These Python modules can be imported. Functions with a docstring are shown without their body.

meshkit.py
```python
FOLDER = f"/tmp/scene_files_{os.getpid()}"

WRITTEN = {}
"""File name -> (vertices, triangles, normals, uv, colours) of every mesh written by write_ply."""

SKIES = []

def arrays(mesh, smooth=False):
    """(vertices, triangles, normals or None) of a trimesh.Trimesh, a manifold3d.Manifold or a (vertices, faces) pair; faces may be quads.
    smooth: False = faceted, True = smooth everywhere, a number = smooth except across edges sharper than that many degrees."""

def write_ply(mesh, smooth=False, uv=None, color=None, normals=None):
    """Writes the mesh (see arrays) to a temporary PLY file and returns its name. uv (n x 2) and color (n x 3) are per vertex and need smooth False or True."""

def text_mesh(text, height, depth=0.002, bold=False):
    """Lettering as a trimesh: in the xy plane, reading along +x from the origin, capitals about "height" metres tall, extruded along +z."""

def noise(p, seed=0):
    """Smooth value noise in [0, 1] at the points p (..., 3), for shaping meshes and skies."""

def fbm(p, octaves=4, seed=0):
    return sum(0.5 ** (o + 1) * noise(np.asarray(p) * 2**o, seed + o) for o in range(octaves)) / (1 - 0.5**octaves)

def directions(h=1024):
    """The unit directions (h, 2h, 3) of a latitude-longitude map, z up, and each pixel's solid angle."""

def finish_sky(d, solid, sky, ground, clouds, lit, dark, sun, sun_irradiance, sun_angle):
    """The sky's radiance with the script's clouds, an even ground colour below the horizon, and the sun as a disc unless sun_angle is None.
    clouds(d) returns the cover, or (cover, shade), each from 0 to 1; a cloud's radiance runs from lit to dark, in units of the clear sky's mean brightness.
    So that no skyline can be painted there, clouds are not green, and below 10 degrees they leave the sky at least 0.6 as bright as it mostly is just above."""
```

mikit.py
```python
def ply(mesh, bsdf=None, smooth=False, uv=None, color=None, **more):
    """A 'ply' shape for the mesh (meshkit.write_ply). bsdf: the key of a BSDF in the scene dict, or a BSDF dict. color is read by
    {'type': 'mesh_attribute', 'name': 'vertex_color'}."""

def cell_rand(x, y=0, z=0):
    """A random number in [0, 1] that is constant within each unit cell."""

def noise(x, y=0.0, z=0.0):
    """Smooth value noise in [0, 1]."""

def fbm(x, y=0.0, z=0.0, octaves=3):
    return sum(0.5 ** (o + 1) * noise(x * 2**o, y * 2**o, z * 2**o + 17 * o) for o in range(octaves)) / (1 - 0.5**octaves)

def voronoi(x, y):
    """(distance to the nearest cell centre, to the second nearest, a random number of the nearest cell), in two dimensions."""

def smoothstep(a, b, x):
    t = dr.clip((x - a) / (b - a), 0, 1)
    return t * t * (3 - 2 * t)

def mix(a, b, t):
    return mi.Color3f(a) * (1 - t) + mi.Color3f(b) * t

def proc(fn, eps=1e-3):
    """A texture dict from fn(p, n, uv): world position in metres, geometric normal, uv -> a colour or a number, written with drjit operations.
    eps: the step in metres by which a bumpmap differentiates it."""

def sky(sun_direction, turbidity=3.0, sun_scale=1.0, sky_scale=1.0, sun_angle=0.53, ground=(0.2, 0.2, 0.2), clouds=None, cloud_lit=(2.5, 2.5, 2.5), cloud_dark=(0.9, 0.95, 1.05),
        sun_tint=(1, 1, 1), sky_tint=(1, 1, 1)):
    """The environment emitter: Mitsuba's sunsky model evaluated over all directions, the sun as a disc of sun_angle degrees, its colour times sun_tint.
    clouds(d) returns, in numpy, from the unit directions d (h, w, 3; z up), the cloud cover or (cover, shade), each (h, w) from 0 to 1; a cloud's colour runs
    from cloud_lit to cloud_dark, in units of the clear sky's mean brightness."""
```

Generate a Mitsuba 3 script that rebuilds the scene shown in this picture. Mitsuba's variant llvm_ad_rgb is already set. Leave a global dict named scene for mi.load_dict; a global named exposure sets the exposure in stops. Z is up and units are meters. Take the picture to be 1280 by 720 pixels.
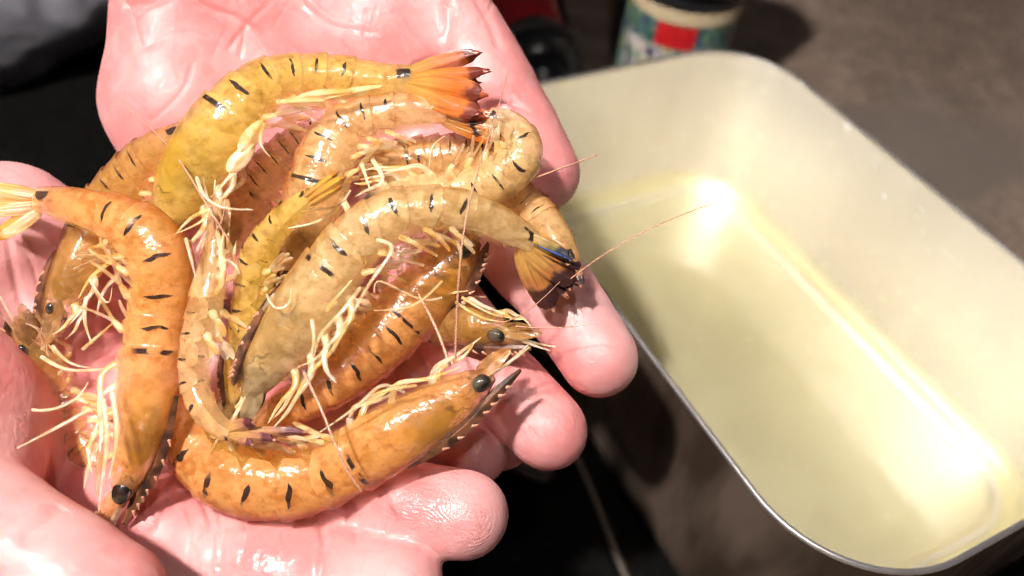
import math
import numpy as np, trimesh, drjit as dr, mitsuba as mi, mikit, meshkit
from mikit import noise, fbm, smoothstep, mix, proc
from scipy.interpolate import CubicSpline

scene, labels = {'type': 'scene'}, {}

# ------------------------------------------------------------------ camera, lamp, exposure
F, PITCH, ROLL = 1060.0, 0.806, 0.137          # focal length for a 1280 px wide picture
EYE = np.array([0, 0, 0.245])
_cp, _sp = math.cos(PITCH), math.sin(PITCH)
_r0, W = np.array([1.0, 0, 0]), np.array([0, _cp, -_sp])
_u0 = np.cross(_r0, W)
R = math.cos(ROLL) * _r0 + math.sin(ROLL) * _u0
U = -math.sin(ROLL) * _r0 + math.cos(ROLL) * _u0
exposure = 0.0
LAMP_C = (-0.20, 0.30, -0.40)                   # lantern: metres right of, above and in front of the lens
FILL_C = (0.07, 0.24, -0.38)                    # added fill lamp, lightens the shadow of the hand in the tin
LAMP_R, LAMP_POWER = 0.022, 1500.0
FOCUS, APERTURE = 0.174, 0.0015

scene['camera'] = {
    'type': 'thinlens', 'fov': math.degrees(2 * math.atan(640 / F)), 'fov_axis': 'x', 'near_clip': 0.005, 'far_clip': 50.0,
    'aperture_radius': APERTURE, 'focus_distance': FOCUS,
    'to_world': mi.ScalarTransform4f().look_at(origin=EYE.tolist(), target=(EYE + W).tolist(), up=U.tolist()),
}


def at(px, py, d):
    """the point d metres deep in the direction of a pixel of the 1280 x 720 photograph"""
    px, py, d = np.broadcast_arrays(np.asarray(px, float), py, d)
    return EYE + ((px - 640) / F * d)[..., None] * R - ((py - 360) / F * d)[..., None] * U + d[..., None] * W


def on_level(px, py, z):
    """the point of height z in the direction of a pixel"""
    a = at(px, py, 1.0) - EYE
    return EYE + a * (z - EYE[2]) / a[2]


def cam_point(x, y, z):
    return EYE + x * R + y * U + z * W


# ------------------------------------------------------------------ scene helpers
def key_for(name):
    if name not in scene and name not in roots:
        return name
    k = 1
    while f'{name}_{k:03d}' in scene or f'{name}_{k:03d}' in roots:
        k += 1
    return f'{name}_{k:03d}'


roots = set()


def thing(name, label, category, group=None):
    k = key_for(name)
    roots.add(k)
    labels[k] = {'label': label, 'category': category}
    if group:
        labels[k]['group'] = group
    return k


def part(parent, name, mesh, mat, smooth=True, uv=None, label=None, kind=None):
    k = key_for(f'{parent}__{name}' if parent else name)
    scene[k] = mikit.ply(mesh, mat, smooth=smooth, uv=uv)
    if label or kind:
        labels[k] = {}
        if label:
            labels[k]['label'] = label
        if kind:
            labels[k]['kind'] = kind
    return k


def unit(v):
    return v / np.maximum(np.linalg.norm(v, axis=-1, keepdims=True), 1e-12)


def grid_faces(n, m, flip=False):
    i, j = np.meshgrid(np.arange(n - 1), np.arange(m - 1), indexing='ij')
    a, b, c, d = i * m + j, i * m + j + 1, (i + 1) * m + j + 1, (i + 1) * m + j
    f = np.concatenate([np.stack([a, b, c], -1).reshape(-1, 3), np.stack([a, c, d], -1).reshape(-1, 3)])
    return f[:, ::-1] if flip else f


def spline(points, n):
    p = np.asarray(points, float)
    if len(p) == 2:
        return p[0] + np.linspace(0, 1, n)[:, None] * (p[1] - p[0])
    s = np.concatenate([[0], np.cumsum(np.linalg.norm(np.diff(p[:, :3], axis=0), axis=1) ** 0.5 + 1e-9)])
    return CubicSpline(s, p, bc_type='natural')(np.linspace(0, s[-1], n))


def tube(points, radii, sides=8, n=None, flat=1.0, side=None):
    """a round tube along a spline, closed by rounded ends; flat < 1 squashes it across 'side'"""
    p = np.asarray(points, float)
    n = n or max(6, 6 * len(p))
    c = spline(p, n)
    rr = np.interp(np.linspace(0, 1, n), np.linspace(0, 1, len(radii)), radii)
    t = unit(np.gradient(c, axis=0))
    a = unit(np.cross(t, side if side is not None else np.where(np.abs(t[:, 2:]) < 0.9, [0, 0, 1.0], [1.0, 0, 0])))
    b = np.cross(t, a)
    c = np.vstack([c[:1] - t[:1] * rr[0] * 0.7, c[:1] - t[:1] * rr[0] * 0.35, c, c[-1:] + t[-1:] * rr[-1] * 0.35, c[-1:] + t[-1:] * rr[-1] * 0.7])
    rr = np.concatenate([[rr[0] * 0.05, rr[0] * 0.75], rr, [rr[-1] * 0.75, rr[-1] * 0.05]])
    a, b = (np.vstack([x[:1], x[:1], x, x[-1:], x[-1:]]) for x in (a, b))
    ang = np.linspace(0, 2 * np.pi, sides + 1)
    v = c[:, None] + rr[:, None, None] * (np.cos(ang)[None, :, None] * a[:, None] + flat * np.sin(ang)[None, :, None] * b[:, None])
    m = trimesh.Trimesh(v.reshape(-1, 3), grid_faces(n + 4, sides + 1), process=False)
    m.merge_vertices()
    m.fix_normals()
    return m


def lathe(profile, origin, axis, sides=64):
    """profile: (along the axis, radius)"""
    axis = unit(np.asarray(axis, float))
    a = unit(np.cross(axis, [0.3, 0.9, 0.1]))
    b = np.cross(axis, a)
    pr = np.asarray(profile, float)
    ang = np.linspace(0, 2 * np.pi, sides + 1)
    v = np.asarray(origin) + pr[:, 0, None, None] * axis + pr[:, 1, None, None] * (np.cos(ang)[None, :, None] * a + np.sin(ang)[None, :, None] * b)
    uv = np.stack(np.broadcast_arrays(ang[None] / (2 * np.pi), np.linspace(0, 1, len(pr))[:, None]), -1).reshape(-1, 2)
    return trimesh.Trimesh(v.reshape(-1, 3), grid_faces(len(pr), sides + 1, True), process=False), uv


# ------------------------------------------------------------------ materials
def mat(name, base, rough=0.4, bump=None, bump_scale=1.0, eps=1e-4, opacity=None, **more):
    b = {'type': 'principled', 'roughness': rough if not callable(rough) else proc(rough), **more}
    b['base_color'] = proc(base) if callable(base) else {'type': 'rgb', 'value': list(base)}
    if bump:
        b = {'type': 'bumpmap', 'texture': proc(bump, eps), 'scale': bump_scale, 'bsdf': b}
    b = {'type': 'twosided', 'bsdf': b}
    if opacity is not None:                     # see-through to that degree, like wet prawn shell
        b = {'type': 'blendbsdf', 'weight': proc(opacity) if callable(opacity) else opacity, 'clear': {'type': 'null'}, 'shell': b}
    scene[name] = b
    return name


def skin_color(p, n, uv):
    a = fbm(p.x * 55, p.y * 55, p.z * 55, 4)
    b = fbm(p.x * 300 + 7, p.y * 300, p.z * 300, 3)
    c = mix([0.88, 0.46, 0.45], [0.80, 0.25, 0.245], smoothstep(0.30, 0.64, a))
    c = mix(c, [0.89, 0.51, 0.51], 0.35 * smoothstep(0.4, 0.8, b))
    fold = smoothstep(0.05, 0.0, dr.abs(fbm(p.x * 260 + 2, p.y * 260, p.z * 260, 3) - 0.5))
    c = mix(c, [0.80, 0.33, 0.31], 0.2 * fold)
    return mix(c, [0.74, 0.25, 0.23], 0.3 * smoothstep(0.62, 0.75, fbm(p.x * 180, p.y * 180 + 4, p.z * 180, 3)))


def skin_rough(p, n, uv):
    return 0.22 + 0.28 * smoothstep(0.38, 0.58, fbm(p.x * 60 + 3, p.y * 60, p.z * 60, 3)) + 0.1 * noise(p.x * 900, p.y * 900, p.z * 900)


PRINTS = [at(735, 440, .180), at(700, 525, .181), at(590, 645, .168), at(500, 715, .162), at(130, 735, .139), at(590, 560, .187)]


def skin_bump(p, n, uv):
    w = fbm(p.x * 150, p.y * 150, p.z * 150, 2)
    phase = (p.x * 0.62 + p.y * 0.5 - p.z * 0.6 + 0.016 * w) / 0.00070
    near = mi.Float(0.0)
    for q in PRINTS:
        d = dr.sqrt(dr.square(p.x - float(q[0])) + dr.square(p.y - float(q[1])) + dr.square(p.z - float(q[2])))
        ok = d < 0.014
        phase = dr.select(ok, (d + 0.004 * w) / 0.00070, phase)
        near = dr.select(ok, 1.0, near)
    ridge = 0.5 + 0.5 * dr.sin(2 * math.pi * phase)
    fold = smoothstep(0.05, 0.0, dr.abs(fbm(p.x * 260 + 2, p.y * 260, p.z * 260, 3) - 0.5))
    pores = fbm(p.x * 1100, p.y * 1100, p.z * 1100, 2)
    return 0.00006 * ridge * (0.25 + 0.75 * near) - 0.00004 * fold + 0.00016 * pores


mat('skin', skin_color, skin_rough, bump=skin_bump, specular=0.7, clearcoat=0.4, clearcoat_gloss=0.93, opacity=0.66)
scene['skin_depth'] = {'type': 'homogeneous', 'albedo': {'type': 'rgb', 'value': [0.991, 0.840, 0.845]}, 'sigma_t': 900.0, 'phase': {'type': 'hg', 'g': 0.1}}


def shell(name, pale, warm, mark=(0.025, 0.012, 0.008), mark_amount=1.0, organ=(0.5, 0.22, 0.03), front_reach=0.17, front_dark=0.6):
    """wet shell: half clear, opaque where it carries pigment"""
    def pattern(p, uv):
        u, v = uv.x, dr.abs(uv.y)
        wob = fbm(p.x * 480, p.y * 480, p.z * 480, 2) - 0.5
        low = fbm(p.x * 130, p.y * 130, p.z * 130, 2)
        dots = smoothstep(0.70, 0.80, noise(p.x * 2700, p.y * 2700, p.z * 2700)) * (0.25 + 0.7 * smoothstep(0.45, 0.7, fbm(p.x * 160 + 9, p.y * 160, p.z * 160, 2)))
        ring = (u >= 0) & (u < 1)
        ub = u + 0.12 * wob + 0.22 * (v - 0.36) + 0.20 * (low - 0.5)
        wide = 0.048 * smoothstep(0.20, 0.36, v + 0.2 * (low - 0.5)) * smoothstep(0.54, 0.44, v + 0.14 * (low - 0.5)) + 0.02 * wob
        bar = smoothstep(wide + 0.012, wide - 0.012, dr.abs(ub - 0.74)) * smoothstep(0.22, 0.27, v) * smoothstep(0.56, 0.50, v) * (0.75 + 0.25 * smoothstep(0.30, 0.45, wob + 0.5))
        faint = 0.55 * smoothstep(0.05, 0.02, dr.abs(ub + 0.3 * wob - 0.78)) * smoothstep(0.08, 0.11, v) * smoothstep(0.19, 0.15, v) * smoothstep(0.5, 0.62, low)
        bar = dr.maximum(bar, faint)
        edge = smoothstep(0.965, 0.99, u) * 0.42 * smoothstep(0.35, 0.6, low)
        k = dr.select(ring, dr.maximum(bar, edge), 0.0)
        six = (u >= 4) & (u < 5)
        q = u - 4
        blot = smoothstep(0.78, 0.82, q + 0.25 * wob) * smoothstep(0.95, 0.90, q + 0.25 * wob) * smoothstep(0.20, 0.28, v) * smoothstep(0.52, 0.42, v)
        k = dr.select(six, blot, k)
        cap = (u >= 2) & (u < 3)
        q = u - 2
        line = smoothstep(0.935, 0.950, q) * smoothstep(0.985, 0.970, q) * smoothstep(0.12, 0.2, v) * smoothstep(0.60, 0.48, v) * smoothstep(0.36, 0.5, wob + 0.5)
        wq, wv = q + 0.25 * wob, v + 0.30 * wob
        scrib = smoothstep(0.022, 0.008, dr.abs(wq - 0.28 - 0.30 * (wv - 0.35))) * smoothstep(0.16, 0.24, v) * smoothstep(0.5, 0.42, v) * 0.7
        scrib = dr.maximum(scrib, 0.7 * smoothstep(0.016, 0.006, dr.abs(wv - 0.42)) * smoothstep(0.08, 0.14, q) * smoothstep(0.36, 0.26, q))
        front = smoothstep(front_reach, 0.02, q + 0.3 * wob) * front_dark * (0.55 + 0.45 * smoothstep(0.35, 0.6, low))
        k = dr.select(cap, dr.maximum(dr.maximum(line, scrib), front), k)
        return dr.clip(k * mark_amount, 0, 1), dots, cap, q, v, wob

    def color(p, n, uv):
        k, dots, cap, q, v, wob = pattern(p, uv)
        a = fbm(p.x * 380, p.y * 380, p.z * 380, 4)
        a2 = fbm(p.x * 900 + 3, p.y * 900, p.z * 900, 2)
        c = mix(warm, pale, dr.clip(smoothstep(0.03, 0.30, v) * (0.25 + 0.9 * smoothstep(0.28, 0.66, 0.6 * a + 0.4 * a2)), 0, 1))  # warm back also carries the darkening of the outline, put into the colour
        c = mix(c, [0.78, 0.62, 0.40], 0.14 * smoothstep(0.035, 0.0, dr.abs(fbm(p.x * 300 + 5, p.y * 300, p.z * 300, 2) - 0.5)))
        c = mix(c, organ, dr.select(cap, 0.8 * smoothstep(0.12, 0.36, q) * smoothstep(0.78, 0.5, q + 0.4 * wob) * smoothstep(0.62, 0.36, v) * smoothstep(0.02, 0.14, v), 0.0))
        c = mix(c, mi.Color3f(c) * mi.Color3f(0.40, 0.30, 0.20), dots)
        gut = smoothstep(0.035, 0.015, v) * 0.45 * smoothstep(0.3, 0.5, fbm(p.x * 200, p.y * 200, p.z * 200, 2)) * dr.select(cap, 0.0, 1.0)
        c = mix(c, [0.22, 0.08, 0.02], gut)
        return mix(c, mark, k)

    def opacity(p, n, uv):
        k, dots, cap, q, v, wob = pattern(p, uv)
        return dr.clip(0.33 + 0.6 * k + 0.4 * dots + 0.25 * smoothstep(0.22, 0.04, v) + 0.3 * (fbm(p.x * 300 + 1, p.y * 300, p.z * 300, 2) - 0.5), 0, 1)

    def bump(p, n, uv):
        return 0.00030 * fbm(p.x * 420, p.y * 420, p.z * 420, 3) + 0.00004 * noise(p.x * 2200, p.y * 2200, p.z * 2200)

    return mat(name, color, 0.17, bump=bump, opacity=opacity, specular=1.0, clearcoat=1.0, clearcoat_gloss=0.985)


shell('shell_tan', (0.84, 0.51, 0.23), (0.42, 0.15, 0.018))
shell('shell_grey', (0.80, 0.57, 0.28), (0.40, 0.20, 0.04), organ=(0.60, 0.36, 0.11), front_reach=0.48, front_dark=1.0)
shell('shell_amber', (0.86, 0.41, 0.145), (0.44, 0.11, 0.008), organ=(0.66, 0.26, 0.015))
shell('shell_yellow', (0.80, 0.53, 0.14), (0.42, 0.20, 0.018), organ=(0.66, 0.38, 0.015))
shell('shell_brown', (0.52, 0.29, 0.09), (0.36, 0.13, 0.02), organ=(0.38, 0.17, 0.03))


def wet_bump(p, n, uv):
    return 0.0002 * fbm(p.x * 600, p.y * 600, p.z * 600, 2)


def amber(lo, hi):
    return lambda p, n, uv: mix(lo, hi, smoothstep(0.3, 0.7, fbm(p.x * 400, p.y * 400, p.z * 400, 2)))


def flesh(name, albedo, density):
    """milky flesh: light wanders through it"""
    scene[name] = {'type': 'homogeneous', 'albedo': {'type': 'rgb', 'value': list(albedo)}, 'sigma_t': density, 'phase': {'type': 'hg', 'g': 0.25}}


scene['flesh_skin'] = {'type': 'null'}
flesh('flesh_amber', (0.993, 0.800, 0.32), 260.0)
flesh('flesh_pale', (0.993, 0.880, 0.56), 260.0)
flesh('flesh_yellow', (0.989, 0.880, 0.30), 260.0)
mat('organ_dark', amber((0.10, 0.035, 0.006), (0.30, 0.13, 0.015)), 0.4)
FLESH = {'shell_tan': 'flesh_pale', 'shell_grey': 'flesh_pale', 'shell_amber': 'flesh_amber', 'shell_yellow': 'flesh_yellow', 'shell_brown': 'flesh_amber'}
mat('limb_yellow', amber((0.78, 0.47, 0.12), (0.90, 0.74, 0.40)), 0.16, bump=wet_bump, opacity=0.36, specular=1.0, clearcoat=1.0, clearcoat_gloss=0.97)
mat('limb_white', amber((0.80, 0.56, 0.28), (0.90, 0.78, 0.58)), 0.16, bump=wet_bump, opacity=0.36, specular=1.0, clearcoat=1.0, clearcoat_gloss=0.97)
mat('rostrum_dark', amber((0.035, 0.014, 0.008), (0.16, 0.06, 0.025)), 0.3, clearcoat=0.8)
mat('tooth_pale', (0.50, 0.24, 0.15), 0.35, clearcoat=0.5)
mat('eye_black', amber((0.006, 0.006, 0.005), (0.07, 0.06, 0.04)), 0.10, specular=0.9, clearcoat=1.0, clearcoat_gloss=0.98)
mat('eye_rim', (0.32, 0.22, 0.09), 0.25, clearcoat=0.8)
mat('antenna_pink', (0.50, 0.25, 0.16), 0.35, clearcoat=0.4)


def blade_mat(name, base, mid, tip, start=0.6, fringe=(0.5, 0.22, 0.14)):
    def color(p, n, uv):
        w = fbm(p.x * 500, p.y * 500, p.z * 500, 2) - 0.5
        streak = noise(uv.y * 26, uv.x * 2.0, 3.0)
        c = mix(base, mid, smoothstep(0.15, 0.6, uv.x + 0.3 * w))
        c = mi.Color3f(c) * (0.72 + 0.5 * streak)
        c = mix(c, tip, smoothstep(start, start + 0.14, uv.x + 0.25 * w + 0.05 * streak) * smoothstep(1.02, 0.93, uv.x))
        return mix(c, fringe, smoothstep(0.93, 0.98, uv.x))

    return mat(name, color, 0.2, specular=0.9, bump=lambda p, n, uv: 0.00012 * noise(uv.y * 30, uv.x * 3, 1.0) + 0.00016 * fbm(p.x * 500, p.y * 500, p.z * 500, 2), opacity=lambda p, n, uv: 0.6 + 0.4 * smoothstep(start - 0.05, start + 0.1, uv.x), clearcoat=0.8)


blade_mat('blade_orange', (0.62, 0.30, 0.05), (0.62, 0.15, 0.015), (0.13, 0.018, 0.008), 0.72, fringe=(0.35, 0.06, 0.02))
blade_mat('blade_dark', (0.52, 0.28, 0.07), (0.36, 0.13, 0.03), (0.030, 0.007, 0.006), 0.60)
blade_mat('blade_olive', (0.50, 0.32, 0.08), (0.34, 0.24, 0.07), (0.02, 0.02, 0.03), 0.55, fringe=(0.08, 0.06, 0.05))
blade_mat('blade_yellow', (0.56, 0.27, 0.05), (0.62, 0.33, 0.04), (0.42, 0.15, 0.015), 0.8)
blade_mat('blade_purple', (0.56, 0.32, 0.10), (0.45, 0.20, 0.10), (0.10, 0.018, 0.025), 0.62)


def concrete(p, n, uv):
    a = fbm(p.x * 9, p.y * 9, 0, 4)
    b = fbm(p.x * 60, p.y * 60, 2, 3)
    c = mix([0.15, 0.108, 0.084], [0.24, 0.178, 0.142], smoothstep(0.3, 0.7, 0.6 * a + 0.4 * b))
    c = mi.Color3f(c) * (0.8 + 0.4 * noise(p.x * 500, p.y * 500, 0)) * (0.88 + 0.24 * noise(p.x * 170, p.y * 170, 3))
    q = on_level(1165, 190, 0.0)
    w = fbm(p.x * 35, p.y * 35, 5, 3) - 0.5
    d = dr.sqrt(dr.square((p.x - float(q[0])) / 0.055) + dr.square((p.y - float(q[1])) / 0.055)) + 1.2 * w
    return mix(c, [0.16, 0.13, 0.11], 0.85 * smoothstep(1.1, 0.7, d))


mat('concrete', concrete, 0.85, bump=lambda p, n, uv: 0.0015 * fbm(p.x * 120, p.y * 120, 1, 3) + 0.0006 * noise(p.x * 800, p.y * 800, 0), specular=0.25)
mat('shade_black', lambda p, n, uv: mix([0.002, 0.002, 0.002], [0.006, 0.0055, 0.005], fbm(p.x * 300, p.y * 300, 0, 2)), 0.75, bump=lambda p, n, uv: 0.0006 * noise(p.x * 1200, p.y * 1200, 0), specular=0.05)  # near-black tone gives the ground its shade


def tin_rough(p, n, uv):
    return 0.42 + 0.06 * fbm(p.x * 60, p.y * 60, p.z * 60, 3)


def tin_color(p, n, uv):
    a = fbm(p.x * 45, p.y * 45, p.z * 12, 3)
    spots = smoothstep(0.80, 0.88, noise(p.x * 260, p.y * 260, p.z * 260))
    return mix(mix([0.88, 0.85, 0.825], [0.83, 0.795, 0.765], smoothstep(0.35, 0.7, a)), [0.94, 0.93, 0.90], 0.5 * spots)


def tin_bump(p, n, uv):
    return 0.00002 * noise(p.x * 2500, p.y * 2500, p.z * 350) + 0.00010 * fbm(p.x * 90, p.y * 90, p.z * 90, 2)


def tin_wall_shade(p, n, uv):
    a = fbm(p.x * 60 + 4, p.y * 60, p.z * 16, 4)
    return mix([0.24, 0.18, 0.14], [0.085, 0.060, 0.043], smoothstep(0.30, 0.62, a))  # dark brown stands in for dark reflections and hand shadow on the metal


mat('tin_inside', tin_color, tin_rough, bump=tin_bump, metallic=0.62)
mat('tin_outside', tin_wall_shade, 0.33, bump=tin_bump, metallic=0.55)
mat('tin_rim', (0.62, 0.60, 0.60), 0.30, metallic=0.85)
scene['oil_film'] = {'type': 'thindielectric', 'int_ior': 1.47, 'specular_transmittance': {'type': 'rgb', 'value': [1.0, 1.0, 1.0]}}
mat('cloth_grey', lambda p, n, uv: mix([0.09, 0.09, 0.105], [0.42, 0.42, 0.48], fbm(p.x * 60, p.y * 140, p.z * 60, 3)), 0.6, specular=0.4, sheen=0.5)
mat('plastic_black', (0.012, 0.012, 0.013), 0.32, specular=0.6)
mat('paint_red', (0.42, 0.012, 0.018), 0.3, clearcoat=0.6)
mat('steel', (0.30, 0.28, 0.25), 0.4, metallic=0.9)
mat('cream', (0.62, 0.50, 0.32), 0.4)
mat('cord_brown', (0.05, 0.04, 0.03), 0.6)


def label_print(p, n, uv):
    """printed paper: teal field, red panel, a spread of pale flowers and coloured specks"""
    s, h = uv.x, uv.y
    w = fbm(s * 60, h * 9, 0, 2)
    c = mix([0.02, 0.09, 0.085], [0.10, 0.22, 0.20], smoothstep(0.4, 0.6, w))
    cell = noise(s * 75, h * 9, 5.0)
    c = mix(c, [0.70, 0.62, 0.60], smoothstep(0.40, 0.50, cell) * smoothstep(0.82, 0.66, h) * smoothstep(0.30, 0.36, s) * smoothstep(0.66, 0.60, s))
    c = mix(c, [0.05, 0.03, 0.12], smoothstep(0.70, 0.76, noise(s * 130, h * 14, 9.0)))
    c = mix(c, [0.25, 0.30, 0.03], smoothstep(0.74, 0.8, noise(s * 120, h * 14, 13.0)))
    panel = smoothstep(0.06, 0.055, dr.abs(s - LABEL_MID)) * smoothstep(0.74, 0.76, h) * smoothstep(1.0, 0.99, h)
    return mix(c, [0.55, 0.015, 0.02], panel)


LABEL_MID = 0.5
mat('jar_label', label_print, 0.4)

# ------------------------------------------------------------------ lamp
for where, share, lname, ltext in ((LAMP_C, 1.42, 'lantern', 'small round camping lantern hung above and left of the camera'), (FILL_C, 0.11, 'fill_lamp', 'unseen fill lamp added above and behind the camera')):
    lamp_at = cam_point(*where)
    lamp = thing(lname, ltext, 'lamp')
    aim = unit(at(620, 380, 0.19) - lamp_at)
    housing, _ = lathe([(-0.040, 0.0005), (-0.040, 0.018), (-0.036, 0.024), (-0.010, 0.026), (-0.0055, 0.0255), (-0.0055, 0.0240), (-0.007, 0.0235), (-0.007, 0.0001)], lamp_at - aim * 0.001, aim, 40)
    part(lamp, 'housing', housing, 'plastic_black', smooth=40)
    bulb = trimesh.creation.icosphere(3, LAMP_R)
    bulb.vertices[:, :] = bulb.vertices * 0.95 + (lamp_at + aim * 0.016)
    scene[f'{lamp}__bulb'] = mikit.ply(bulb, None, smooth=True)
    scene[f'{lamp}__bulb']['emitter'] = {'type': 'area', 'radiance': {'type': 'rgb', 'value': [share * LAMP_POWER * x for x in (1.0, 0.925, 0.87)]}}
scene['sky'] = {'type': 'constant', 'radiance': {'type': 'rgb', 'value': [0.012, 0.012, 0.014]}}
labels['sky'] = {'kind': 'structure'}

# ------------------------------------------------------------------ ground
g = np.array([[-3, -3, 0], [3, -3, 0], [3, 3, 0], [-3, 3, 0.0]])
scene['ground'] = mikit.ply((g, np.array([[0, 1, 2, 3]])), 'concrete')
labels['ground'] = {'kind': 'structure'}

# ------------------------------------------------------------------ mess tin
YAW, RIM_H = 0.5688, 0.070
TX = np.array([math.cos(YAW), math.sin(YAW), 0])
TY = np.array([-math.sin(YAW), math.cos(YAW), 0])
HS = EYE[2] - RIM_H
X0, X1, Y0, Y1 = 0.6520 * HS, 1.4255 * HS, 0.1434 * HS, 1.3265 * HS
TC = TX * (X0 + X1) / 2 + TY * (Y0 + Y1) / 2
HX, HY = (X1 - X0) / 2, (Y1 - Y0) / 2


def ring(inset, z, rc, n=16):
    """a rounded rectangle, inset from the rim by so much, at height z"""
    hx, hy = HX - inset, HY - inset
    r = max(rc - inset, 0.004)
    out = []
    for q, (sx, sy) in enumerate(((1, 1), (-1, 1), (-1, -1), (1, -1))):
        a = np.linspace(q * np.pi / 2, (q + 1) * np.pi / 2, n)
        out.append(np.stack([sx * (hx - r) + r * np.cos(a), sy * (hy - r) + r * np.sin(a)], -1))
    # straight runs get points of their own so that the shading stays even
    p = np.vstack(out)
    full = []
    for i in range(len(p)):
        a, b = p[i], p[(i + 1) % len(p)]
        m = max(1, int(np.linalg.norm(b - a) / 0.006))
        full.append(a + (b - a) * (np.arange(m) / m)[:, None] if i % n == n - 1 else a[None])
    p = np.vstack(full)
    return TC + p[:, :1] * TX + p[:, 1:] * TY + np.array([0, 0, z])


RC = 0.034
def skin_of(rows, cap):
    """stack of rounded rectangles; cap closes the last one"""
    rings = [ring(i, z, RC) for i, z in rows]
    m = len(rings[0])
    assert all(len(r) == m for r in rings)
    v, f = np.vstack(rings), []
    for k in range(len(rings) - 1):
        j = np.arange(m)
        a, b, c, d = k * m + j, k * m + (j + 1) % m, (k + 1) * m + (j + 1) % m, (k + 1) * m + j
        f.append(np.stack([a, b, c], -1)); f.append(np.stack([a, c, d], -1))
    if cap:
        v = np.vstack([v, rings[-1].mean(0)])
        j = (len(rings) - 1) * m + np.arange(m)
        f.append(np.stack([j, np.roll(j, -1), np.full(m, len(v) - 1)], -1))
    return trimesh.Trimesh(v, np.vstack(f), process=False)


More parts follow.
